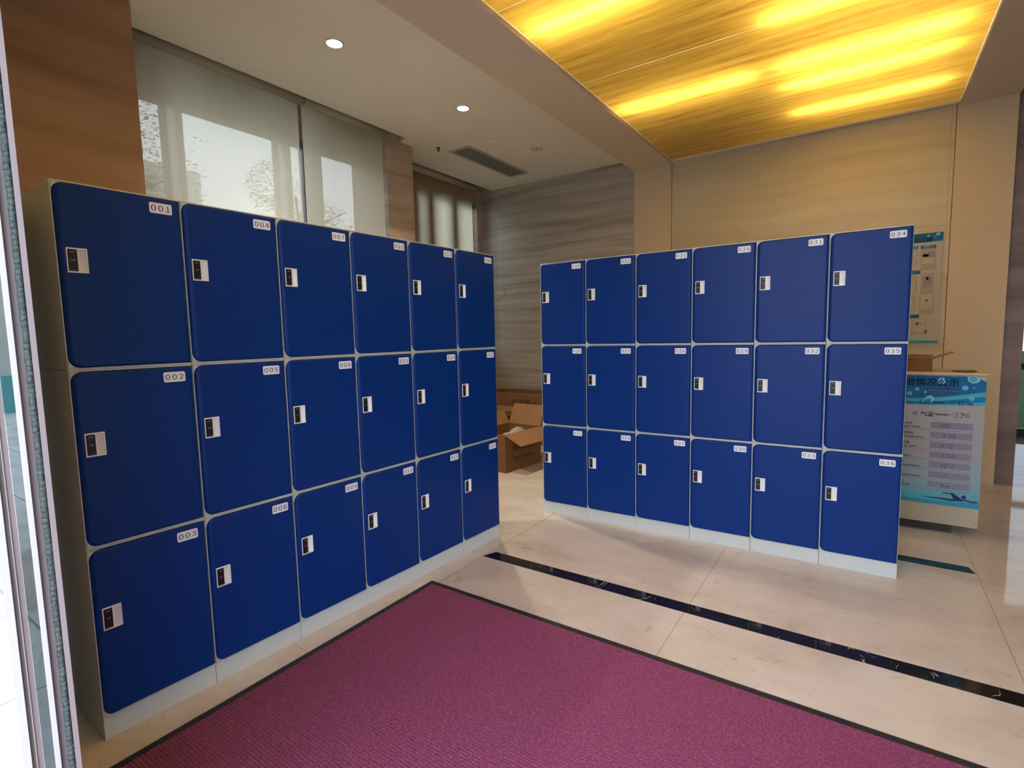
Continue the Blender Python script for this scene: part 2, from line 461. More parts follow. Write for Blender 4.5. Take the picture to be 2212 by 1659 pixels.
def leaf_mat():
    m = bpy.data.materials.new('leaf'); m.use_nodes = True
    nt = m.node_tree; nt.nodes.clear()
    out = nt.nodes.new('ShaderNodeOutputMaterial')
    tr = nt.nodes.new('ShaderNodeBsdfTranslucent'); tr.inputs[0].default_value = (.10, .24, .03, 1)
    df = nt.nodes.new('ShaderNodeBsdfDiffuse'); df.inputs[0].default_value = (.035, .10, .018, 1)
    a = nt.nodes.new('ShaderNodeMixShader'); a.inputs[0].default_value = .5
    nt.links.new(tr.outputs[0], a.inputs[1]); nt.links.new(df.outputs[0], a.inputs[2]); nt.links.new(a.outputs[0], out.inputs[0])
    return m
M['leaf'] = leaf_mat()

# ------------------------------------------------------------------ the setting
ZC, ZB, YB = 3.451, 3.316, 6.119
XW = -4.67                                   # window wall, inner face
XA, XP0, XP1, XR = -2.3645, -1.918, .5657, .964
FLOOR = [(-1.25, -.12), (5.2, -.12), (5.2, 9.2), (XW - .1, 9.2), (XW - .1, 1.02), (-3.72, .79), (-1.25, .266)]
bm = bmesh.new(); prism(bm, FLOOR, 2, -.08, 0)
struct(obj('floor', bm, M['floor']), 'polished cream marble floor of the lobby', 'floor')

bm = bmesh.new(); prism(bm, [(-2.01, 2.555), (-1.972, 2.65), (5.0, 2.65), (5.0, 2.555)][::-1], 2, -.004, .0008)
bm2 = bm
struct(obj('trim_1', bm2, M['black_marble']), 'long black marble strip inlaid in the floor before the mat', 'floor inlay')
bm = bmesh.new(); prism(bm, [(-1.6, 3.842), (-1.6, 3.937), (.536, 3.937), (.559, 3.842)], 2, -.004, .0008)
struct(obj('trim_2', bm, M['black_marble']), 'short black marble strip showing at the right end of the far lockers', 'floor inlay')

# walls
o = boxobj('wall_back', (XW - .1, XA, YB, YB + .2, 0, 3.9), M['grey_marble']); struct(o, 'grey banded marble wall behind the cardboard boxes', 'wall')
o = boxobj('wall_centre', (XP0, XP1, YB + .004, YB + .2, 0, 3.9), M['travertine']); struct(o, 'beige travertine wall below the glowing ceiling', 'wall')
o = boxobj('pillar', (XA, XP0 - .004, YB - .012, YB + .2, 0, 3.74), M['pillar'], bevel=.003); struct(o, 'cream painted pillar between the grey and beige walls', 'pillar')
o = boxobj('pillar', (XP1 + .004, XR, YB - .012, YB + .2, 0, 3.74), M['pillar'], bevel=.003); struct(o, 'cream painted pillar to the right of the notice board', 'pillar')
o = boxobj('wall_right_return', (XR, 1.10, YB + .06, 9.1, 0, 3.45), M['dark_marble']); struct(o, 'dark marble wall beyond the right pillar', 'wall')
bm = bmesh.new(); box(bm, 5.2, 5.4, 1.3, 9.3, 0, 3.9); box(bm, 5.2, 5.4, -.3, 1.3, 2.6, 3.9); box(bm, 5.2, 5.4, -.3, -.05, 0, 2.6)
struct(obj('wall_side', bm, M['grey_marble']))

# window wall: sill, head and jambs around the two openings
def wall_piece(b): 
    return struct(boxobj('wall_window', b, M['pier_marble']))
W1 = (1.60, 4.42); W2 = (4.80, 6.02); ZS, ZH = 1.05, 3.36
bm = bmesh.new()
for y0, y1, z0, z1 in ((1.40, W1[0], 0, 3.9), (W1[1], W2[0], 0, 3.9), (W2[1], YB, 0, 3.9), (W1[0], W1[1], 0, ZS), (W1[0], W1[1], ZH, 3.9), (W2[0], W2[1], 0, ZS), (W2[0], W2[1], 3.27, 3.9)):
    box(bm, XW - .2, XW, y0, y1, z0, z1)
struct(obj('wall_window', bm, M['pier_marble']), 'wall with the two blinded windows behind the near lockers', 'wall')
o = boxobj('wall_pier', (XW, -4.13, 3.84, 4.215, 0, 3.78), M['pier_marble']); struct(o, 'marble clad pier between the two blinded windows', 'wall')
bm = bmesh.new(); prism(bm, [(-3.71, .790), (-3.71, 1.466), (XW - .2, 1.466), (XW - .2, 1.037)], 2, 0, 3.78)
o = obj('wall_left', bm, M['brown_stone']); struct(o, 'brown veined stone pier rising behind locker 001', 'wall')

# ceilings
bm = bmesh.new()
prism(bm, [(-4.0, .2), (XA + .05, .2), (XA + .05, YB), (-4.478, YB), (-4.478, 4.20), (-4.12, 4.20), (-4.12, 4.03), (-4.0, 4.0)], 2, ZC, ZC + .03)
# lips at the edge of the blind pocket
box(bm, -4.02, -4.0, .2, 4.0, ZC + .03, ZC + .3); box(bm, -4.498, -4.478, 4.215, YB, ZC + .03, ZC + .3)
struct(obj('ceiling', bm, M['ceiling']), 'off-white plaster ceiling with downlights over the window side', 'ceiling')
o = boxobj('ceiling_pocket', (XW - .2, XA + .02, .2, YB, 3.78, 3.9), M['ceiling']); struct(o)
o = boxobj('ceiling_pocket', (-4.2, XA + .02, .17, .2, 3.40, 3.9), M['ceiling']); struct(o)
bm = bmesh.new(); box(bm, XA, XP0, -.3, YB, ZB, 3.75)
struct(obj('beam', bm, M['beam']), 'dropped plaster beam along the left of the glowing ceiling', 'beam')
bm = bmesh.new(); box(bm, XP1 + .02, XR, -.3, YB + .06, ZB, 3.75)
struct(obj('beam', bm, M['beam']), 'dropped plaster beam along the right of the glowing ceiling', 'beam')
o = boxobj('ceiling_side', (XR, 5.2, -.3, 9.2, 3.45, 3.6), M['ceiling']); struct(o)

# entrance front behind the camera: open doorway with a glazed lintel band
bm = bmesh.new(); box(bm, -1.25, .45, -.3, -.14, 3.1, 3.9); box(bm, .45, 5.2, -.3, -.14, -.1, 3.9)
struct(obj('wall_front', bm, M['pale_wall']))

o = boxobj('sky_blocker', (-6.0, -2.4, -3.5, .6, 3.0, 3.2), M['pale_wall']); struct(o, 'added unseen slab shading the door posts and paving from the sky', 'light_blocker')  # unseen slab added to keep sky light off the door posts
# far glazing beyond the right pillar
def window(name, x0, x1, y, z0, z1, n, fr):
    w = bmesh.new()
    box(w, x0, x1, y - .03, y + .03, z1 - .06, z1); box(w, x0, x1, y - .03, y + .03, z0, z0 + .10)
    box(w, x0, x1, y - .03, y + .03, .85, .93)
    for i in range(n + 1):
        x = x0 + (x1 - x0) * i / n
        box(w, x - .03, x + .03, y - .031, y + .031, z0, z1)
    r = obj(name, w, fr); struct(r)
    g = bmesh.new(); box(g, x0, x1, y - .004, y + .004, z0, z1)
    obj('glass_pane', g, M['dimming_glass'], r)
    return r
r = window('window_3', 1.10, 2.9, 9.0, 0, 2.3, 2, M['dark']); o = boxobj('wall_far', (2.9, 5.2, 8.9, 9.1, 0, 3.6), M['grey_marble']); struct(o)
o = boxobj('wall_far', (1.1, 2.9, 8.9, 9.1, 2.3, 3.6), M['grey_marble']); struct(o)
r['label'] = 'bright glazed doors beyond the right pillar'; r['category'] = 'window'

# windows behind the blinds
def side_window(name, label, y0, y1, z0, z1, posts, films):
    w = bmesh.new(); X0, X1 = XW - .10, XW - .04
    box(w, X0, X1, y0, y1, z0, z0 + .06); box(w, X0, X1, y0, y1, z1 - .05, z1)
    for a, b in posts: box(w, X0 - .004, X1 + .004, a, b, z0, z1)
    r = obj(name, w, M['frame_grey']); struct(r, label, 'window')
    g = bmesh.new(); box(g, XW - .075, XW - .067, y0, y1, z0, z1)
    obj('glass_pane', g, M['glass'], r)
    for a, b in films:
        f = bmesh.new(); box(f, XW - .062, XW - .058, a, b, z0 + .06, z1 - .05)
        obj('frosted_strip', f, M['frosted'], r)
    return r
side_window('window_1', 'wide window behind the two pale roller blinds', W1[0], W1[1], ZS, ZH,
            [(1.60, 1.66), (2.02, 2.05), (2.125, 2.17), (2.985, 3.005), (3.09, 3.14), (3.27, 3.49), (3.99, 4.02), (4.30, 4.42)], [(2.05, 2.125), (3.005, 3.09)])
side_window('window_2', 'narrow window behind the far roller blind', W2[0], W2[1], ZS, 3.27,
            [(4.80, 4.83), (4.93, 5.10), (5.40, 5.56)], [])

# roller blinds
def roller_blind(label, x, y0, y1, zc, r, zb, gap_r):
    t = thing('roller_blind', label, 'roller blind', (x, (y0 + y1) / 2, zb), 0, 'roller blinds on the window wall')
    def loc(bm): bmesh.ops.translate(bm, verts=bm.verts, vec=(-x, -(y0 + y1) / 2, -zb))
    bm = bmesh.new(); cyl(bm, (x, y0, zc), (x, y1, zc), r, n=28); loc(bm); obj('roller_tube', bm, M['roller'], t)
    bm = bmesh.new()
    xs = x - r - .001
    n = 14
    for i in range(n):
        a, b = y0 + .012 + (y1 - y0 - .024) * i / n, y0 + .012 + (y1 - y0 - .024) * (i + 1) / n
        quad(bm, [(xs, a, zb), (xs, b, zb), (xs, b, zc), (xs, a, zc)])
    loc(bm); obj('fabric_sheet', bm, M['blind'], t)
    bm = bmesh.new(); box(bm, xs - .008, xs + .008, y0 + .012, y1 - .012, zb - .025, zb, bevel=.004); loc(bm); obj('bottom_rail', bm, M['roller'], t)
    for yy in (y0, y1):
        bm = bmesh.new(); box(bm, x - r * .8, x + r * .8, yy - .003, yy + .003, zc - r * .9, ZC + .31); loc(bm); obj('bracket', bm, M['grey_metal'], t)
    return t
roller_blind('pale roller blind beside the brown stone pier, widest of the three', -4.10, 1.48, 2.868, 3.468, .042, 1.2, 0)
roller_blind('pale roller blind right of the bright vertical gap, above lockers 007 and 010', -4.10, 2.878, 3.815, 3.468, .042, 1.2, 0)
roller_blind('far roller blind between the marble pier and the back wall', -4.57, 4.23, 5.86, 3.445, .045, 1.2, 0)

# ------------------------------------------------------------------ the glowing ceiling
t = thing('backlit_ceiling', 'glowing yellow backlit stone ceiling panel between the two beams', 'ceiling light', ((XP0 + XP1) / 2, 3.0, 3.352))
bx, by, bz = t.location
def tl(x, y, z): return (x - bx, y - by, z - bz)
seams = [-.3, .60, 1.64, 2.72, 3.84, 4.98, 6.085]
for a, b in zip(seams, seams[1:]):
    bm = bmesh.new(); n = 1
    p = [tl(XP0 + .004, a + .0015, 3.352), tl(XP1 - .004 + .02, a + .0015, 3.352), tl(XP1 + .016, b - .0015, 3.352), tl(XP0 + .004, b - .0015, 3.352)]
    quad(bm, p[::-1])
    obj('stone_panel', bm, M['onyx'], t)
bm = bmesh.new()
z0, z1 = 3.352, 3.62
quad(bm, [tl(XP0 + .001, -.3, z1), tl(XP1 + .019, -.3, z1), tl(XP1 + .019, YB, z1), tl(XP0 + .001, YB, z1)])
quad(bm, [tl(XP0 + .001, -.3, z0), tl(XP0 + .001, YB, z0), tl(XP0 + .001, YB, z1), tl(XP0 + .001, -.3, z1)])
quad(bm, [tl(XP1 + .019, -.3, z0), tl(XP1 + .019, YB, z0), tl(XP1 + .019, YB, z1), tl(XP1 + .019, -.3, z1)])
quad(bm, [tl(XP0, -.3, z0), tl(XP1, -.3, z0), tl(XP1, -.3, z1), tl(XP0, -.3, z1)])
obj('light_box', bm, M['box_white'], t)
tubes = [(-1.86, -1.02, 3.02), (-1.86, -.80, 4.50), (-.62, .44, 4.50), (-.62, .44, 4.88), (-.62, .44, 5.50), (-.62, .44, 3.78), (-.62, .44, 3.30), (-.62, .44, 2.6),
         (-1.86, -.8, 2.2), (-1.86, -.8, 1.5), (-.62, .44, 1.9), (-.62, .44, 1.2), (-1.86, -.8, .6)]
for x0, x1, y in tubes:
    bm = bmesh.new(); cyl(bm, tl(x0, y, 3.352 + .075), tl(x1, y, 3.352 + .075), .013, n=10)
    obj('tube_lamp', bm, M['tube'], t)
# edge trim strips of the coffer
bm = bmesh.new(); box(bm, XP0 + .001, XP1 + .018, 6.085, YB + .003, 3.335, 3.365)
struct(obj('trim_3', bm, M['beam']))

# ------------------------------------------------------------------ ceiling fittings
def downlight(label, x, y, lit, r=.052):
    t = thing('downlight', label, 'downlight', (x, y, ZC), 0, 'recessed downlights in the plaster ceiling')
    bm = bmesh.new(); lathe(bm, [(r, .02), (r * 1.0, -.004), (r * 1.12, -.006), (r * 1.28, -.002), (r * 1.28, .004)], (0, 0, 0)); obj('trim_ring', bm, M['chrome'], t)
    bm = bmesh.new(); rows = lathe(bm, [(r * .99, -.001), (r * .8, -.0016 if lit else .012)], (0, 0, 0)); bm.faces.new(rows[-1]); obj('reflector', bm, M['led'] if lit else M['dark'], t)
    if lit:
        ld = bpy.data.lights.new('downlight_beam', 'SPOT'); ld.energy = DOWNLIGHT_W * 4; ld.color = (1, .86, .66); ld.spot_size = 1.9; ld.spot_blend = .7; ld.shadow_soft_size = .04
        lo = bpy.data.objects.new('downlight_beam', ld); C.objects.link(lo); lo.parent = t; lo.location = (0, 0, -.02)
    else:
        bm = bmesh.new(); lathe(bm, [(.001, -.002), (.018, -.003), (.02, .02)], (0, 0, 0), n=16); obj('bulb', bm, M['grey_metal'], t)
downlight('lit recessed downlight nearest the camera, left on the ceiling', -3.123, 2.471, True)
downlight('lit recessed downlight farther along, toward the air vent', -3.077, 3.804, True)
downlight('unlit dark recessed downlight right of the air vent', -3.095, 5.091, False, .05)
bm = bmesh.new(); rows = lathe(bm, [(.05, .001), (.052, -.012), (.045, -.018)], (0, 0, 0)); bm.faces.new(rows[-1])
o = obj('sprinkler_cover', bm, M['ceiling'], None); o.location = (-3.352, 4.647, ZC); tag(o, 'small round white cover disc on the ceiling beside the air vent', 'ceiling cover')
bm = bmesh.new(); rows = lathe(bm, [(.06, .001), (.061, -.006), (.056, -.009)], (0, 0, 0)); bm.faces.new(rows[-1])
o = obj('beam_cover', bm, M['beam'], None); o.location = (-2.064, 4.80, ZB); tag(o, 'flat round plate under the beam by the glowing ceiling', 'ceiling cover')
t = thing('fire_sprinkler', 'tiny dark sprinkler head on the ceiling above the far blind', 'sprinkler', (-3.916, 4.40, ZC))
bm = bmesh.new(); lathe(bm, [(.02, .001), (.02, -.004), (.008, -.006), (.007, -.03), (.001, -.03)], (0, 0, 0), 16); obj('body', bm, M['dark'], t)
bm = bmesh.new(); lathe(bm, [(.001, -.034), (.016, -.034), (.016, -.030), (.001, -.029)], (0, 0, 0), 16); obj('deflector', bm, M['dark'], t)
t = thing('air_vent', 'long grey slatted air vent in the plaster ceiling', 'air vent', (-3.755, 5.145, ZC))
bm = bmesh.new()
for a, b, c, d in ((-.145, .145, -.60, -.565), (-.145, .145, .565, .60), (-.145, -.115, -.565, .565), (.115, .145, -.565, .565)): box(bm, a, b, c, d, -.010, .001)
obj('frame', bm, M['vent_frame'], t)
bm = bmesh.new()
for i in range(12):
    x = -.108 + i * .0196
    box(bm, x, x + .012, -.565, .565, -.008, -.002)
obj('grille', bm, M['vent'], t)
bm = bmesh.new(); box(bm, -.115, .115, -.565, .565, -.0015, .0005); obj('backing', bm, M['dark'], t)
# small stains on the ceiling
# ------------------------------------------------------------------ floor mat
t = thing('entrance_mat', 'maroon ribbed entrance mat with a black rubber border', 'mat', (0, 0, 0))
mx0, mx1, my0, my1 = -2.057, 2.6, -.10, 2.13
bm = bmesh.new(); bw = .045
zz = .006
A = [(mx0, my0), (mx1, my0), (mx1, my1), (mx0, my1)]
B = [(mx0 + bw * .3, my0 + bw * .3), (mx1 - bw * .3, my0 + bw * .3), (mx1 - bw * .3, my1 - bw * .3), (mx0 + bw * .3, my1 - bw * .3)]
D = [(mx0 + bw, my0 + bw), (mx1 - bw, my0 + bw), (mx1 - bw, my1 - bw), (mx0 + bw, my1 - bw)]
rows = [[bm.verts.new((*p, z)) for p in q] for q, z in ((A, .0006), (B, .006), (D, .007))]
for a, b in zip(rows, rows[1:]):
    for i in range(4): bm.faces.new((a[i], a[(i + 1) % 4], b[(i + 1) % 4], b[i]))
obj('rubber_border', bm, M['rubber'], t)
bm = bmesh.new(); per = .0125; y = my0 + bw - .002; prev = None
while y < my1 - bw:
    yn = min(y + per, my1 - bw + .002)
    for (ya, za), (yb, zb) in (((y, .0052), (y + .25 * (yn - y), .0090)), ((y + .25 * (yn - y), .0090), (y + .72 * (yn - y), .0093)), ((y + .72 * (yn - y), .0093), (yn, .0052))):
        quad(bm, [(mx0 + bw - .002, ya, za), (mx1 - bw + .002, ya, za), (mx1 - bw + .002, yb, zb), (mx0 + bw - .002, yb, zb)])
    y += per
obj('carpet_pile', bm, M['carpet'], t)

# ------------------------------------------------------------------ lockers
UW, UH, UD, BH = .382, .62493, .45, .08328
YD = -.018                                             # door front
def door_mesh():
    bm = bmesh.new()
    X0, X1, Z0, Z1 = .0045, .3785, .0085, .6185
    def outline(dl, dr, dz, rc):
        x0, x1, z0, z1 = X0 + dl, X1 - dr, Z0 + dz, Z1 - dz
        rl = max(rc, .004); rr = .004
        pts = []
        for cx, cz, r, a0 in ((x1 - rr, z0 + rr, rr, -90), (x1 - rr, z1 - rr, rr, 0), (x0 + rl, z1 - rl, rl, 90), (x0 + rl, z0 + rl, rl, 180)):
            for k in range(7):
                a = math.radians(a0 + 15 * k)
                pts.append((cx + r * math.cos(a), cz + r * math.sin(a)))
        return pts
    loops = []
    prof = [(0, 0, 0, 0.0), (0, 0, 0, -.003)]
    for k in range(1, 9):
        a = PI / 2 * k / 8
        s = 1 - math.cos(a)
        prof.append((.0195 * s, .014 * s, .007 * s, -.003 - .015 * math.sin(a)))
    for dl, dr, dz, y in prof:
        loops.append([bm.verts.new((x, y, z)) for x, z in outline(dl, dr, dz, .030 - dl * .7)])
    n = len(loops[0])
    for a, b in zip(loops, loops[1:]):
        for i in range(n):
            f = bm.faces.new((a[i], a[(i + 1) % n], b[(i + 1) % n], b[i])); f.smooth = True
    hx0, hx1, hz0, hz1 = .0255, .0795, .3270, .4060
    hole = [bm.verts.new((x, YD, z)) for x, z in ((hx0, hz0), (hx1, hz0), (hx1, hz1), (hx0, hz1))]
    q, (hbl, hbr, htr, htl) = loops[-1], hole
    for ids, hs in (([24, 25, 26, 27, 0, 1, 2, 3], (hbr, hbl)), (range(3, 11), (htr, hbr)), (range(10, 18), (htl, htr)), (range(17, 25), (hbl, htl))):
        bm.faces.new([q[i] for i in ids] + list(hs))
    back = [bm.verts.new((v.co.x, -.002, v.co.z)) for v in hole]
    for i in range(4): bm.faces.new((hole[i], hole[(i + 1) % 4], back[(i + 1) % 4], back[i]))
    bmesh.ops.recalc_face_normals(bm, faces=bm.faces)
    me = bpy.data.meshes.new('door'); bm.to_mesh(me); bm.free()
    me.materials.append(M['blue'])
    return me
def locker_meshes():
    d = {'door': door_mesh()}
    bm = bmesh.new(); box(bm, .0008, UW - .0008, 0, UD, .0003, UH - .0003, bevel=.0025)
    # flush corner pieces that fill the rounded corners of the door
    for zc, sg in ((.0085, 1), (.6185, -1)):
        pts = [(.004, zc - sg * .0005)]
        for k in range(7):
            a = math.radians(180 + 15 * k)
            pts.append((.0045 + .031 * (1 + math.cos(a)), zc + sg * .031 * (1 + math.sin(a))))
        vs = [(x, z) for x, z in pts]
        A = [bm.verts.new((x, -.011, z)) for x, z in vs]; Bv = [bm.verts.new((x, .001, z)) for x, z in vs]
        fs = [bm.faces.new(A)]
        for i in range(len(A)): fs.append(bm.faces.new((A[i], A[(i + 1) % len(A)], Bv[(i + 1) % len(A)], Bv[i])))
        bmesh.ops.recalc_face_normals(bm, faces=fs)
    # divider lip between this locker and the next one
    box(bm, .0015, UW - .0015, -.010, .002, .0003, .0075, bevel=.0012); box(bm, .0015, UW - .0015, -.010, .002, .6195, UH - .0003, bevel=.0012)
    # slim edge of the left side panel
    box(bm, .0008, .0036, -.008, .002, .0003, UH - .0003)
    me = bpy.data.meshes.new('body'); bm.to_mesh(me); bm.free(); me.materials.append(M['grey_plastic']); d['body'] = me
    # lock housing with a hand recess
    bm = bmesh.new(); x0, x1, z0, z1 = .0240, .0810, .3255, .4075; ya, yb = YD - .0035, YD + .012
    box(bm, x0, x0 + .0035, ya, yb, z0, z1, bevel=.0008); box(bm, x1 - .0035, x1, ya, yb, z0, z1, bevel=.0008)
    box(bm, x0 + .002, x1 - .002, ya, yb, z0, z0 + .005, bevel=.0008); box(bm, x0 + .002, x1 - .002, ya, yb, z1 - .005, z1, bevel=.0008)
    box(bm, x0 + .029, x0 + .0325, ya + .0005, yb, z0 + .004, z1 - .004)
    quad(bm, [(x0 + .0325, yb, z0 + .004), (x1 - .018, yb, z0 + .004), (x1 - .018, yb, z1 - .004), (x0 + .0325, yb, z1 - .004)])
    quad(bm, [(x1 - .018, yb, z0 + .004), (x1 - .003, ya + .003, z0 + .004), (x1 - .003, ya + .003, z1 - .004), (x1 - .018, yb, z1 - .004)])
    bmesh.ops.recalc_face_normals(bm, faces=bm.faces)
    me = bpy.data.meshes.new('lock_housing'); bm.to_mesh(me); bm.free(); me.materials.append(M['white_plastic']); d['lock_housing'] = me
    # black card reader
    bm = bmesh.new(); rx0, rx1, rz0, rz1 = x0 + .0036, x0 + .029, z0 + .0052, z1 - .0052
    box(bm, rx0, rx1, ya - .0008, yb, rz0, rz1, bevel=.0009)
    yf = ya - .0010
    quad(bm, [(rx0 + .006, yf, rz1 - .0098), (rx0 + .0195, yf, rz1 - .0098), (rx0 + .0195, yf, rz1 - .0078), (rx0 + .006, yf, rz1 - .0078)], 1)
    quad(bm, [(rx0 + .004, yf, rz0 + .0035), (rx0 + .021, yf, rz0 + .0035), (rx0 + .021, yf, rz0 + .0043), (rx0 + .004, yf, rz0 + .0043)], 1)
    cx, cz = (rx0 + rx1) / 2, (rz0 + rz1) / 2
    for a in range(14):            # little hand-and-card mark
        t0, t1 = 2 * PI * a / 14, 2 * PI * (a + 1) / 14
        P = lambda r, t: (cx + r * 1.5 * math.cos(t), yf, cz + r * .8 * math.sin(t))
        quad(bm, [P(.0036, t0), P(.0036, t1), P(.0027, t1), P(.0027, t0)], 1)
    quad(bm, [(cx + .001, yf, cz - .0016), (cx + .0046, yf, cz - .0016), (cx + .0046, yf, cz + .0012), (cx + .001, yf, cz + .0012)], 1)
    me = bpy.data.meshes.new('card_reader'); bm.to_mesh(me); bm.free(); me.materials.append(M['reader']); me.materials.append(M['reader_mark']); d['card_reader'] = me
    return d
LM = locker_meshes()
def plate_mesh(num):
    bm = bmesh.new(); x0, x1, z0, z1, r = .2765, .3505, .5620, .6000, .006
    pts = []
    for cx, cz, a0 in ((x1 - r, z0 + r, -90), (x1 - r, z1 - r, 0), (x0 + r, z1 - r, 90), (x0 + r, z0 + r, 180)):
        for k in range(5):
            a = math.radians(a0 + 22.5 * k); pts.append((cx + r * math.cos(a), cz + r * math.sin(a)))
    A = [bm.verts.new((x, YD - .0012, z)) for x, z in pts]; B = [bm.verts.new((x, YD + .0005, z)) for x, z in pts]
    bm.faces.new(A)
    for i in range(len(A)): bm.faces.new((A[i], A[(i + 1) % len(A)], B[(i + 1) % len(A)], B[i]))
    bmesh.ops.recalc_face_normals(bm, faces=bm.faces)
    add_text(bm, wide(num), .0275, lambda u, v: ((x0 + x1) / 2 + u, YD - .0015, (z0 + z1) / 2 - .0102 + v), 1, .70, 'CENTER', 0, .0003)
    me = bpy.data.meshes.new('number_plate'); bm.to_mesh(me); bm.free()
    me.materials.append(M['plate']); me.materials.append(M['ink'])
    return me
bm = bmesh.new(); box(bm, .0008, UW - .0008, -.006, UD - .01, 0, BH - .0003, bevel=.002)
PLINTH = bpy.data.meshes.new('locker_plinth'); bm.to_mesh(PLINTH); bm.free(); PLINTH.materials.append(M['plinth'])

def link(name, me, parent):
    o = bpy.data.objects.new(name, me); C.objects.link(o); o.parent = parent
    return o
ORD = ('first', 'second', 'third', 'fourth', 'fifth', 'sixth')
def locker_block(ox, oy, yaw, first, where, end):
    ca, sa = math.cos(yaw), math.sin(yaw)
    for c in range(6):
        x, y = ox + ca * UW * c, oy + sa * UW * c
        n0 = first + 3 * c
        o = bpy.data.objects.new('locker_plinth', PLINTH); C.objects.link(o)
        o.location = (x, y, 0); o.rotation_euler = (0, 0, yaw)
        tag(o, 'pale grey plinth under the %s locker column from the %s, %s block' % (ORD[c], end, where), 'locker base', 'grey plinths under the %s lockers' % where)
        for r in range(3):
            n = n0 + r
            z = BH + UH * (2 - r)
            num = '%03d' % n
            pos = ('top', 'middle', 'bottom')[r]
            t = thing('locker', 'navy locker %s, %s of the %s column from the %s, %s block' % (num, pos, ORD[c], end, where), 'locker', (x, y, z), yaw, '%s block of blue lockers' % where)
            link('body', LM['body'], t)
            d = link('door', LM['door'], t)
            link('lock_housing', LM['lock_housing'], d)
            link('card_reader', LM['card_reader'], d)
            link('number_plate', plate_mesh(num), d)
locker_block(-2.2143, .5937, math.radians(87.572), 1, 'near left', 'glass door')
locker_block(-2.1101, 3.5023, math.radians(1.025), 19, 'far right', 'cardboard boxes')

# ------------------------------------------------------------------ cardboard boxes
def open_carton(name, label, loc, rz, w, d, h, flaps, mats, text=None, group=None):
    """carton with its origin at the front left corner; x to the right, y to the back; flaps = {side: (length, angle, lean)}"""
    t = thing(name, label, 'cardboard box', loc, rz, group)
    th = .005
    bm = bmesh.new()
    box(bm, 0, w, 0, th, 0, h); box(bm, 0, w, d - th, d, 0, h); box(bm, 0, th, th, d - th, 0, h); box(bm, w - th, w, th, d - th, 0, h)
    box(bm, th, w - th, th, d - th, 0.002, .010)
    obj('carton_body', bm, mats[0], t)
    for side, (L, ang, ins) in flaps.items():
        a = math.radians(ang)                        # 0 = straight out level, 90 = upright, negative = hanging
        out = {'front': Vector((0, -1, 0)), 'back': Vector((0, 1, 0)), 'left': Vector((-1, 0, 0)), 'right': Vector((1, 0, 0))}[side]
        if side in ('front', 'back'):
            yy = 0 if side == 'front' else d
            e0, e1 = Vector((0, yy, h)), Vector((w, yy, h))
        else:
            xx = 0 if side == 'left' else w
            e0, e1 = Vector((xx, 0, h)), Vector((xx, d, h))
        al = (e1 - e0).normalized()
        dv = out * math.cos(a) + Vector((0, 0, 1)) * math.sin(a)
        nv = al.cross(dv).normalized() * th
        bm = bmesh.new()
        P = [e0, e1, e1 + dv * L - al * ins, e0 + dv * L + al * ins]
        lo = [bm.verts.new(p) for p in P]; up = [bm.verts.new(p + nv) for p in P]
        bm.faces.new(lo); bm.faces.new(up[::-1])
        for i in range(4): bm.faces.new((lo[i], lo[(i + 1) % 4], up[(i + 1) % 4], up[i]))
        bmesh.ops.recalc_face_normals(bm, faces=bm.faces)
        obj('flap', bm, mats[1], t)
    for tx in text or ():
        bm = bmesh.new(); tx(bm); obj('printed_text', bm, M['card_ink'], t)
    return t
# printed on the right-hand face, read from +x
carton_print = [lambda bm: add_text(bm, '塑料储物柜', .070, lambda u, v: (.4505, .30 + u, .215 + v), 0, 1, 'CENTER', bold=.001),
                lambda bm: add_text(bm, 'Plastic Lockers', .058, lambda u, v: (.4505, .30 + u, .115 + v), 0, 1, 'CENTER', bold=.0004)]
open_carton('cardboard_box', 'open brown cardboard box printed Plastic Lockers standing between the two locker blocks', (-3.475, 4.305, 0), math.radians(-4.7), .45, .615, .40,
            {'right': (.22, -26, .012), 'back': (.24, 66, .012), 'left': (.16, 62, .0)}, (M['card'], M['card_in']), carton_print)
big_print = [lambda bm: add_text(bm, '此面朝上', .098, lambda u, v: (.63 + u, -.0006, .50 + v), 0, 1, 'CENTER')]
open_carton('cardboard_box', 'large tall cardboard box with printed characters against the grey marble wall', (-4.28, 5.60, 0), 0, 1.05, .42, .66,
            {'front': (.03, -86, 0)}, (M['card'], M['card']), big_print)
open_carton('cardboard_box', 'half hidden open cardboard box behind the Plastic Lockers box', (-4.09, 5.03, 0), math.radians(2), .50, .44, .43,
            {'front': (.2, 12, .0), 'right': (.2, 24, .01), 'back': (.07, 70, 0)}, (M['card'], M['card_in']))
# packing left in the boxes
def lump(name, label, cat, c, r, mat):
    bm = bmesh.new(); bmesh.ops.create_icosphere(bm, subdivisions=3, radius=1)
    for v in bm.verts:
        k = 1 + .16 * math.sin(v.co.x * 5 + 1) * math.cos(v.co.y * 4) + .08 * math.sin(v.co.z * 9 + v.co.x * 7)
        v.co = Vector((v.co.x * r[0] * k, v.co.y * r[1] * k, v.co.z * r[2] * k))
    o = obj(name, bm, mat, None, True); o.location = c
    return tag(o, label, cat)
lump('packing_foam', 'crumpled pale packing foam inside the Plastic Lockers box', 'packing foam', (-3.14, 4.66, .25), (.15, .22, .145), M['foam'])
lump('plastic_wrap', 'bunched grey plastic wrap inside the half hidden box', 'plastic wrap', (-3.76, 5.24, .235), (.17, .16, .19), M['wrap'])

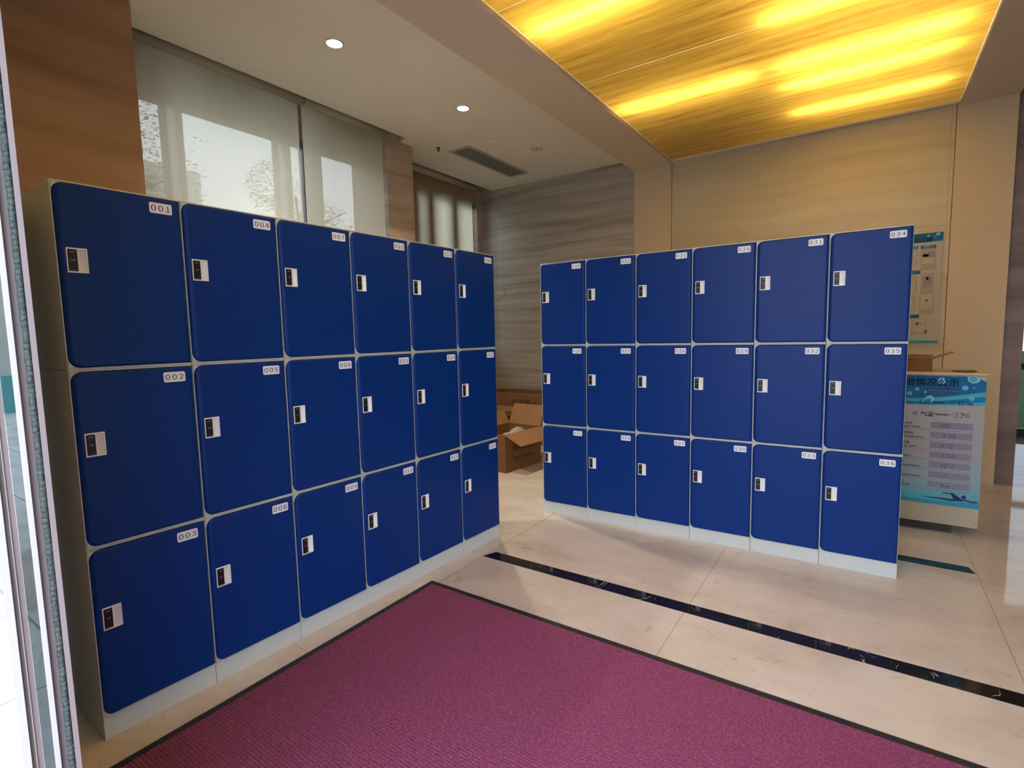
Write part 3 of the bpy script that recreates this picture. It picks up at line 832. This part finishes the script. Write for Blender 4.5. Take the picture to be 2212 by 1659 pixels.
# ------------------------------------------------------------------ podium with poster
t = thing('podium', 'small podium faced with a blue and white pool notice, right of locker 035', 'podium', (0, 0, 0))
PX0, PX1, PY = .02, .648, 4.5
boxobj('podium_body', (PX0, PX1, PY + .003, PY + .42, .066, 1.092), M['podium'], t, bevel=.003)
boxobj('plinth', (PX0 + .03, PX1 - .13, PY + .05, PY + .38, 0, .068), M['podium_dark'], t)
boxobj('top_slab', (PX0 - .008, PX1 + .006, PY - .008, PY + .43, 1.092, 1.106), M['podium_top'], t, bevel=.004)
bm = bmesh.new()
mats = ['p_paper', 'p_blue', 'p_mid', 'p_light', 'p_teal', 'p_bubble', 'p_cell', 'p_red', 'p_ink', 'p_pen', 'p_navy']
MI = {k: i for i, k in enumerate(mats)}
def at(layer): return lambda u, v: (u, PY - .0005 - .0003 * layer, v)
px0, px1 = .035, .645
def poly(pts, m, layer):
    f = quad(bm, [at(layer)(*p) for p in pts], MI[m]); return f
def disc(cx, cz, r, m, layer, n=24, sx=1.0):
    poly([(cx + r * sx * math.cos(2 * PI * i / n), cz + r * math.sin(2 * PI * i / n)) for i in range(n)], m, layer)
box(bm, px0, px1, PY - .0004, PY + .003, .20, 1.05, MI['p_paper'])
quad(bm, [(px0, PY - .0004, 1.05), (px1, PY - .0004, 1.05), (.622, PY - .0004, 1.062), (.604, PY - .0004, 1.084), (px0, PY - .0004, 1.086)], MI['p_paper'])
def curve(z0, z1, bend, a=px0, b=px1, n=14):
    return [(a + (b - a) * i / n, z0 + (z1 - z0) * i / n + bend * math.sin(PI * i / n)) for i in range(n + 1)]
# header: blue field, pale swoosh, mid-blue lower band
poly([(px0, 1.086), *curve(.925, .985, -.022), (px1, 1.05), (.622, 1.062), (.604, 1.084)], 'p_blue', 1)
poly(curve(.925, .985, -.022)[::-1] + curve(.905, .955, -.022), 'p_light', 1)
poly(curve(.905, .955, -.022)[::-1] + curve(.885, .895, -.006), 'p_mid', 1)
poly(curve(.896, .918, -.018)[::-1] + curve(.885, .895, -.006), 'p_light', 2)
for cx, cz, r in ((.582, 1.072, .033), (.540, 1.007, .0155), (.420, 1.052, .022), (.576, .938, .013), (.585, 1.012, .005), (.29, .99, .012), (.335, .972, .008), (.25, .96, .014), (.36, .925, .025), (.16, 1.02, .03)):
    n = 24
    pts = [(cx + r * math.cos(2 * PI * i / n), min(1.083, cz + r * math.sin(2 * PI * i / n))) for i in range(n)]
    pts = [(x, min(z, 1.084)) for x, z in pts if not (x > .600 and z > 1.080)]
    poly(pts, 'p_bubble', 3)
    poly([(cx - r * .15 + r * .62 * math.cos(2 * PI * i / n), min(1.082, cz - r * .2) + r * .55 * math.sin(2 * PI * i / n)) for i in range(n)], 'p_light', 4)
add_text(bm, '游泳池情况公示', .056, lambda u, v: at(5)(.512 + u, 1.020 + v), MI['p_ink'], 1.08, 'RIGHT', bold=.0008)
add_text(bm, 'condition', .020, lambda u, v: at(5)(.505 + u, .993 + v), MI['p_navy'], 1.25, 'RIGHT')
poly([(.06, .984), (.53, .984), (.53, .9865), (.06, .9865)], 'p_red', 5)
add_text(bm, '月', .036, lambda u, v: at(5)(.333 + u, .893 + v), MI['p_ink'], bold=.0006)
add_text(bm, 'Month', .024, lambda u, v: at(5)(.374 + u, .896 + v), MI['p_ink'], sx=1.05, bold=.0006)
add_text(bm, '日', .036, lambda u, v: at(5)(.506 + u, .892 + v), MI['p_ink'], bold=.0006)
add_text(bm, 'Day', .026, lambda u, v: at(5)(.546 + u, .895 + v), MI['p_ink'], bold=.0006)
add_text(bm, 'Year', .022, lambda u, v: at(5)(.232 + u, .896 + v), MI['p_ink'])
add_text(bm, '气温', .036, lambda u, v: at(5)(.314 + u, .809 + v), MI['p_ink'], bold=.0009)
add_text(bm, 'Temperature', .022, lambda u, v: at(5)(.388 + u, .818 + v), MI['p_ink'], sx=.66, bold=.0006)
add_text(bm, ':', .034, lambda u, v: at(5)(.481 + u, .815 + v), MI['p_ink'], bold=.001)
add_text(bm, '℃', .034, lambda u, v: at(5)(.534 + u, .812 + v), MI['p_ink'], bold=.0004)
add_text(bm, '晴', .026, lambda u, v: at(5)(.270 + u, .815 + v), MI['p_pen'], shear=.2)
rows = [('开放时间', 'Open time'), ('透明度', 'Transparency'), ('余氯含量', 'Chlorine test'), ('pH值', 'Value'), ('水温', 'Temperature'), ('室温', 'Temperature'), ('检测人', 'Inspector')]
ends = (.314, .338, .299, .272, .330, .330, .279)
for i, (zh, en) in enumerate(rows):
    z = .7145 - .0683 * i
    poly([(.06, z - .0011), (.595, z - .0011), (.595, z + .0011), (.06, z + .0011)], 'p_red', 2)
    poly([(.374, z + .012), (.592, z + .012), (.592, z + .056), (.374, z + .056)], 'p_cell', 2)
    add_text(bm, en, .022, lambda u, v: at(3)(ends[i] + u, z + .009 + v), MI['p_ink'], 1.08, 'RIGHT', bold=.0006)
    add_text(bm, zh, .021, lambda u, v: at(3)((.272, .283, .265, .236, .236, .236, .247)[i] + u, z + .032 + v), MI['p_ink'], 1.0, 'RIGHT', bold=.0003)
# handwriting
G = {'0': [(.1, .5), (.3, .9), (.6, .7), (.6, .25), (.3, .05), (.1, .4), (.15, .6)], '1': [(.3, .95), (.2, 0)], '2': [(.05, .7), (.3, .95), (.55, .7), (.05, .05), (.65, .1)],
     '3': [(.1, .9), (.55, .9), (.25, .55), (.55, .4), (.4, .05), (.05, .1)], '5': [(.6, .95), (.2, .95), (.12, .55), (.5, .5), (.5, .15), (.05, .05)],
     '7': [(.05, .85), (.6, .9), (.2, 0)], '8': [(.5, .85), (.2, .9), (.15, .65), (.5, .35), (.45, .05), (.15, .1), (.2, .4), (.55, .8)],
     '9': [(.5, .8), (.2, .9), (.15, .6), (.5, .65), (.55, .8), (.35, 0)], '.': [(.1, .02), (.2, .06)], ':': [(.2, .55), (.25, .6)], '/': [(.55, .95), (.0, .0)],
     'C': [(.75, .75), (.5, .9), (.3, .5), (.45, .1), (.75, .15)], 'o': [(.0, .9), (.12, 1.05), (.2, .9), (.08, .8), (.0, .9)],
     'w': [(0, .6), (.35, .65), (.2, .95), (.15, .05), (.35, .5), (.6, .4), (.45, .1), (.9, .5), (1.0, .1), (1.2, .45), (1.35, .1), (1.6, .8), (1.55, .2)]}
def write(s, x, z, h, w=.0022, layer=5):
    for ch in s:
        stroke(bm, [(x + a * h * .9, z + b * h) for a, b in G[ch]], w, at(layer), MI['p_pen'])
        x += h * (.35 if ch in '.:1o' else .72)
write('33', .492, .806, .038, .0026)
write('8', .302, .895, .030); write('15', .470, .893, .030)
hand = [('1:00', .416), ('0.30', .440), ('0.72', .432), ('7.50', .438), ('32oC', .436), ('/', .455), ('w', .445)]
for i, (s, x) in enumerate(hand): write(s, x, .7145 - .0683 * i + .018, .028)
# swimmer and water
poly([(px0, .2), (px1, .2), *curve(.243, .236, -.012, px1, px0)], 'p_teal', 1)
poly([(px0, .235), (px0, .262), *curve(.262, .250, .006, px0 + .01, .45), (.45, .236)], 'p_light', 1)
poly([(.334, .2465), (.45, .2515), (.49, .250), (.53, .251), (.53, .240), (.50, .236), (.45, .240), (.40, .241)], 'p_navy', 4)
poly([(.455, .282), (.458, .290), (.512, .292), (.550, .262), (.565, .252), (.560, .242), (.535, .240), (.515, .250), (.500, .2835)], 'p_navy', 5)
poly([(.545, .243), (.560, .246), (.585, .247), (.605, .240), (.637, .243), (.637, .252), (.605, .249), (.585, .256), (.560, .255)], 'p_navy', 6)
disc(.567, .272, .0125, 'p_navy', 6)
o = obj('pool_notice_poster', bm, [M[k] for k in mats], t); o['label'] = 'blue and white pool condition poster with handwritten values'

# things on the podium
t = open_carton('small_carton', 'small open brown cardboard carton on top of the podium', (.16, 4.62, 1.1062), 0, .215, .16, .088,
                {'right': (.12, 22, .012), 'front': (.03, 80, .0), 'left': (.08, 30, .0)}, (M['card'], M['card_in']))
bm = bmesh.new(); rows_ = lathe(bm, [(.004, .0005), (.05, .001), (.062, .007), (.0635, .0085), (.060, .0085), (.045, .004), (.001, .0035)], (0, 0, 0), 28); bm.faces.new(rows_[0][::-1])
o = obj('shallow_dish', bm, M['grey_metal'], None); o.location = (.55, 4.66, 1.106); o.scale = (1.05, 1.2, 1); tag(o, 'flat dark round dish on the podium top near its right edge', 'dish')

# ------------------------------------------------------------------ notice board on the back wall
t = thing('notice_board', 'white wall notice board with blue header beside the right pillar', 'notice board', (0, 0, 0))
BY = 6.11
bm = bmesh.new(); box(bm, -.62, .523, BY, 6.118, 1.262, 2.258, bevel=.002); obj('board_panel', bm, M['board'], t)
bm = bmesh.new()
bmats = ['p_blue', 'p_light', 'p_bubble', 'p_ink', 'board', 'p_teal']
BI = {k: i for i, k in enumerate(bmats)}
def bt(layer): return lambda u, v: (u, BY - .0005 - .0004 * layer, v)
def bpoly(pts, m, layer): quad(bm, [bt(layer)(*p) for p in pts], BI[m])
bpoly([(-.62, 2.256), (.522, 2.256), *curve(2.175, 2.150, .012, .522, -.62)], 'p_blue', 0)
bpoly(curve(2.168, 2.178, .004, .30, .522)[::-1] + curve(2.160, 2.170, .012, .30, .522), 'p_bubble', 1)
bpoly(curve(2.150, 2.184, -.008, .40, .522)[::-1] + curve(2.142, 2.176, -.008, .40, .522), 'board', 2)
for cx, cz, r in ((.486, 2.240, .016), (.418, 2.232, .011), (.466, 2.219, .006)):
    bpoly([(cx + r * math.cos(2 * PI * i / 18), cz + r * .8 * math.sin(2 * PI * i / 18)) for i in range(18)], 'p_bubble', 1)
add_text(bm, '从业人员公示牌', .046, lambda u, v: bt(3)(.450 + u, 2.178 + v), BI['p_ink'], 1, 'RIGHT', bold=.0006)
for x0, x1, z0, z1 in ((.366, .475, 2.120, 2.148), (.22, .347, 2.122, 2.150), (.20, .373, 1.895, 1.928), (.20, .379, 1.495, 1.526)):
    bpoly([(x0, z0), (x1, z0), (x1, z1), (x0, z1)], 'p_blue', 1)
add_text(bm, '水质工', .026, lambda u, v: bt(2)(.384 + u, 2.125 + v), BI['board'], 1.0)
add_text(bm, '救生员', .026, lambda u, v: bt(2)(.342 + u, 2.127 + v), BI['board'], 1.0, 'RIGHT')
bpoly([(-.62, 1.264), (.522, 1.264), *curve(1.285, 1.345, -.02, .522, -.62)], 'p_teal', 0)
bpoly([(-.62, 1.330), (.30, 1.330), (.40, 1.305), (.522, 1.300), (.522, 1.292), (.38, 1.292), (-.62, 1.312)], 'p_bubble', 1)
obj('printed_header', bm, [M[k] for k in bmats], t)
def pocket(x0, x1, z0, z1, paint):
    b = bmesh.new(); box(b, x0, x1, BY - .006, BY - .0012, z0, z1, 0, bevel=.001)
    p = obj('card_pocket', b, M['sleeve'], t)
    b = bmesh.new()
    for (a, c, e, f), mi in paint:
        quad(b, [(a, BY - .0066 - .0003 * (mi > 0), e), (c, BY - .0066 - .0003 * (mi > 0), e), (c, BY - .0066 - .0003 * (mi > 0), f), (a, BY - .0066 - .0003 * (mi > 0), f)], mi)
    obj('certificate', b, [M['paper'], M['photo'], M['photo_dark']], p)
pocket(.372, .475, 1.938, 2.118, [((.379, .470, 1.983, 2.096), 0), ((.381, .469, 2.036, 2.090), 1), ((.383, .425, 2.046, 2.068), 2)])
pocket(.380, .472, 1.717, 1.895, [((.386, .466, 1.764, 1.878), 0), ((.389, .463, 1.768, 1.874), 1), ((.415, .432, 1.838, 1.862), 2)])
pocket(.379, .477, 1.530, 1.714, [((.384, .470, 1.575, 1.708), 0), ((.420, .434, 1.640, 1.665), 2)])
pocket(.333, .428, 1.352, 1.488, [((.337, .424, 1.356, 1.484), 0), ((.357, .378, 1.432, 1.456), 2), ((.388, .404, 1.438, 1.452), 1)])
pocket(.22, .340, 1.98, 2.115, [((.23, .334, 1.985, 2.105), 0), ((.25, .312, 2.02, 2.08), 2)])
pocket(.22, .347, 1.715, 1.885, [((.23, .340, 1.72, 1.88), 0)])
pocket(.22, .340, 1.555, 1.70, [((.23, .334, 1.56, 1.69), 0)])
bm = bmesh.new(); box(bm, .424, .440, BY - .012, BY - .0005, 1.356, 1.382, bevel=.002); obj('clip', bm, M['photo_dark'], t)

# loose cable on the grey wall
cu = bpy.data.curves.new('wall_cable', 'CURVE'); cu.dimensions = '3D'; cu.bevel_depth = .0022
sp = cu.splines.new('BEZIER'); sp.bezier_points.add(2)
for bp_, p in zip(sp.bezier_points, ((-4.42, YB - .004, 1.92), (-4.30, YB - .010, 1.97), (-4.245, YB - .006, 2.10))):
    bp_.co = p; bp_.handle_left_type = bp_.handle_right_type = 'AUTO'
o = bpy.data.objects.new('wall_cable', cu); C.objects.link(o); bpy.context.view_layer.update()
me = bpy.data.meshes.new_from_object(o.evaluated_get(bpy.context.evaluated_depsgraph_get()))
bpy.data.objects.remove(o); bpy.data.curves.remove(cu)
o = obj_me('wall_cable', me, M['cable'], None, True); tag(o, 'thin dark cable curling up the grey marble wall', 'cable')
# teal paper sheet behind locker 001
bm = bmesh.new(); box(bm, -3.7095, -3.706, .80, .90, 2.02, 2.215); o = obj('paper_sheet', bm, M['teal']); tag(o, 'bit of teal paper on the brown pier behind locker 001', 'paper')

# ------------------------------------------------------------------ glass door leaf at the left edge and the ground outside
def leaf(name, label, dist, hd0, segs, z1, cat):
    t = thing(name, label, cat, (0, 0, 0))
    return t
def slab(bm, h0, h1, d0, d1, z0, z1, mi=0):
    """upright member between two bearings and two distances from the doorway's post line"""
    P = []
    for h, d in ((h0, d0), (h1, d0), (h1, d1), (h0, d1)):
        a = math.radians(h); P.append((d * math.cos(a), d * math.sin(a)))
    prism(bm, P, 2, z0, z1, mi)
t = thing('door_1', 'glass door leaf with pinkish metal edge and grey pile strip at the left', 'door', (0, 0, 0)); t['kind'] = 'structure'
bm = bmesh.new(); slab(bm, 166.70, 167.98, 1.275, 1.34, 0, 2.6); obj('stile', bm, M['alu'], t)
bm = bmesh.new(); slab(bm, 167.98, 168.33, 1.262, 1.34, 0, 2.6); obj('stile_lip', bm, M['alu_lit_edge'], t)
bm = bmesh.new(); slab(bm, 166.68, 167.05, 1.262, 1.29, 0, 2.6); obj('stile_lip', bm, M['alu'], t)
bm = bmesh.new()
a = math.radians(167.28)
for i in range(260):
    z = .004 + i * .0100
    q = a + random.uniform(-.012, .012) * math.pi / 180 * 2
    cyl(bm, (1.272 * math.cos(q), 1.272 * math.sin(q), z), (1.272 * math.cos(q), 1.272 * math.sin(q), z + .0115), .0050 * random.uniform(.94, 1.08), .0050 * random.uniform(.94, 1.08), n=8)
obj('pile_strip', bm, M['pile'], t)
bm = bmesh.new(); slab(bm, 167.55, 167.75, 1.33, 1.42, .0, 2.6); obj('hinge_post', bm, M['alu'], t)
bm = bmesh.new(); slab(bm, 166.5, 169.4, 1.24, 1.262, 1.985, 2.12); bmesh.ops.bevel(bm, geom=bm.edges, offset=.012, segments=3, affect='EDGES'); obj('patch_fitting', bm, M['dark'], t)
bm = bmesh.new(); slab(bm, 168.34, 169.01, 1.30, 1.306, 0, 2.6); obj('glass_pane', bm, M['dimming_glass'], t)  # pane added to dim the daylit paving behind it
t = thing('door_2', 'outer metal door post with a screw hole at the far left edge', 'door', (0, 0, 0)); t['kind'] = 'structure'
bm = bmesh.new(); slab(bm, 169.02, 169.75, .93, 1.03, 0, 2.6); obj('stile', bm, M['alu'], t)
bm = bmesh.new(); slab(bm, 169.40, 169.47, .927, .935, 0, 2.6); obj('groove_bead', bm, M['alu_lit_edge'], t)
bm = bmesh.new(); slab(bm, 169.75, 170.25, .92, 1.03, 0, 2.6); obj('stile_lip', bm, M['alu_lit_edge'], t)
bm = bmesh.new(); a = math.radians(169.6); cyl(bm, (.9275 * math.cos(a), .9275 * math.sin(a), .55), (.94 * math.cos(a), .94 * math.sin(a), .55), .0045, n=16); obj('screw_hole', bm, M['dark'], t)

bm = bmesh.new(); prism(bm, [(-1.39, .293), (-3.715, .79), (-3.715, .80), (-1.39, .308)], 2, 0, 3.9)
struct(obj('wall_entrance', bm, M['pale_wall']), 'wall running from the door leaf to the brown stone pier', 'wall')
bm = bmesh.new(); box(bm, -40, 40, -40, 40, -.30, -.10); struct(obj('ground', bm, M['lawn']), 'lawn outside the building', 'ground')
bm = bmesh.new(); prism(bm, [(-15, -12), (6, -12), (6, -.13), (-1.26, -.13), (-1.26, .262), (-3.73, .785), (-5.0, 1.05), (-15, 4.0)], 2, -.12, -.004)
def paving_mat():
    return stone('stone_paving', [(.3, (.33, .36, .35)), (.5, (.46, .49, .48)), (.7, (.56, .58, .57))], (2, 5, 1), rough=.7, joints=((0, -1.9, .9, .006), (1, .1, .6, .006)), joint_col=(.2, .21, .2))
struct(obj('ground_paving', bm, paving_mat()), 'pale grey stone paving outside the glass door', 'ground')
o = boxobj('wall_garden', (-15.2, -14.9, -6, 8, -.1, .78), M['teal']); struct(o, 'low teal wall seen through the door gap', 'wall')
o = boxobj('wall_outside', (-19, -18.6, -9, 9, -.1, 7), M['pale_wall']); struct(o)

# trees outside the windows
def tree_meshes(seed, h, r, n):
    rnd = random.Random(seed)
    bm = bmesh.new(); cyl(bm, (0, 0, -.15), (.1, .05, h * .45), .11, .08, 10); cyl(bm, (.1, .05, h * .45), (-.05, .1, h * .85), .08, .03, 8)
    for k in range(7):
        a = k * 2.4; z = h * (.35 + .07 * k)
        cyl(bm, (.05, .05, z), (.05 + math.cos(a) * r * .7, .05 + math.sin(a) * r * .7, z + r * .4), .035, .012, 6)
    tm = bpy.data.meshes.new('trunk'); bm.to_mesh(tm); bm.free(); tm.materials.append(M['trunk'])
    bm = bmesh.new()
    blobs = [(rnd.uniform(-.55, .55) * r, rnd.uniform(-.55, .55) * r, h * rnd.uniform(.38, .92), r * rnd.uniform(.35, .6)) for _ in range(14)]
    for i in range(n):
        bx_, by_, bz_, br = rnd.choice(blobs)
        d = Vector((rnd.gauss(0, 1), rnd.gauss(0, 1), rnd.gauss(0, 1))).normalized() * br * rnd.uniform(.6, 1.05)
        c = Vector((bx_, by_, bz_)) + d
        u = Vector((rnd.gauss(0, 1), rnd.gauss(0, 1), rnd.gauss(0, .6))).normalized(); w = u.orthogonal().normalized()
        L = rnd.uniform(.022, .048)
        quad(bm, [c - u * L, c + w * L * .45, c + u * L, c - w * L * .45])
    cm = bpy.data.meshes.new('crown'); bm.to_mesh(cm); bm.free(); cm.materials.append(M['leaf'])
    return tm, cm
tms = [tree_meshes(3, 5.2, 1.5, 7500), tree_meshes(9, 6.0, 1.6, 8500)]
spots = [(-9.5, 3.2, 0, 'leafy tree outside behind the widest blind'), (-12.0, 8.2, 1, 'leafy tree outside in line with the gap between the blinds'),
         (-14.5, 5.2, 0, 'leafy tree set back outside the wide window'), (-8.6, 10.6, 1, 'leafy tree outside behind the far blind'), (-14.5, 12.5, 0, 'leafy tree farthest off beyond the far blind')]
for x, y, k, lab in spots:
    t = thing('tree', lab, 'tree', (x, y, -.1), random.uniform(0, 6), 'trees outside the windows')
    link('trunk', tms[k][0], t); link('crown', tms[k][1], t)
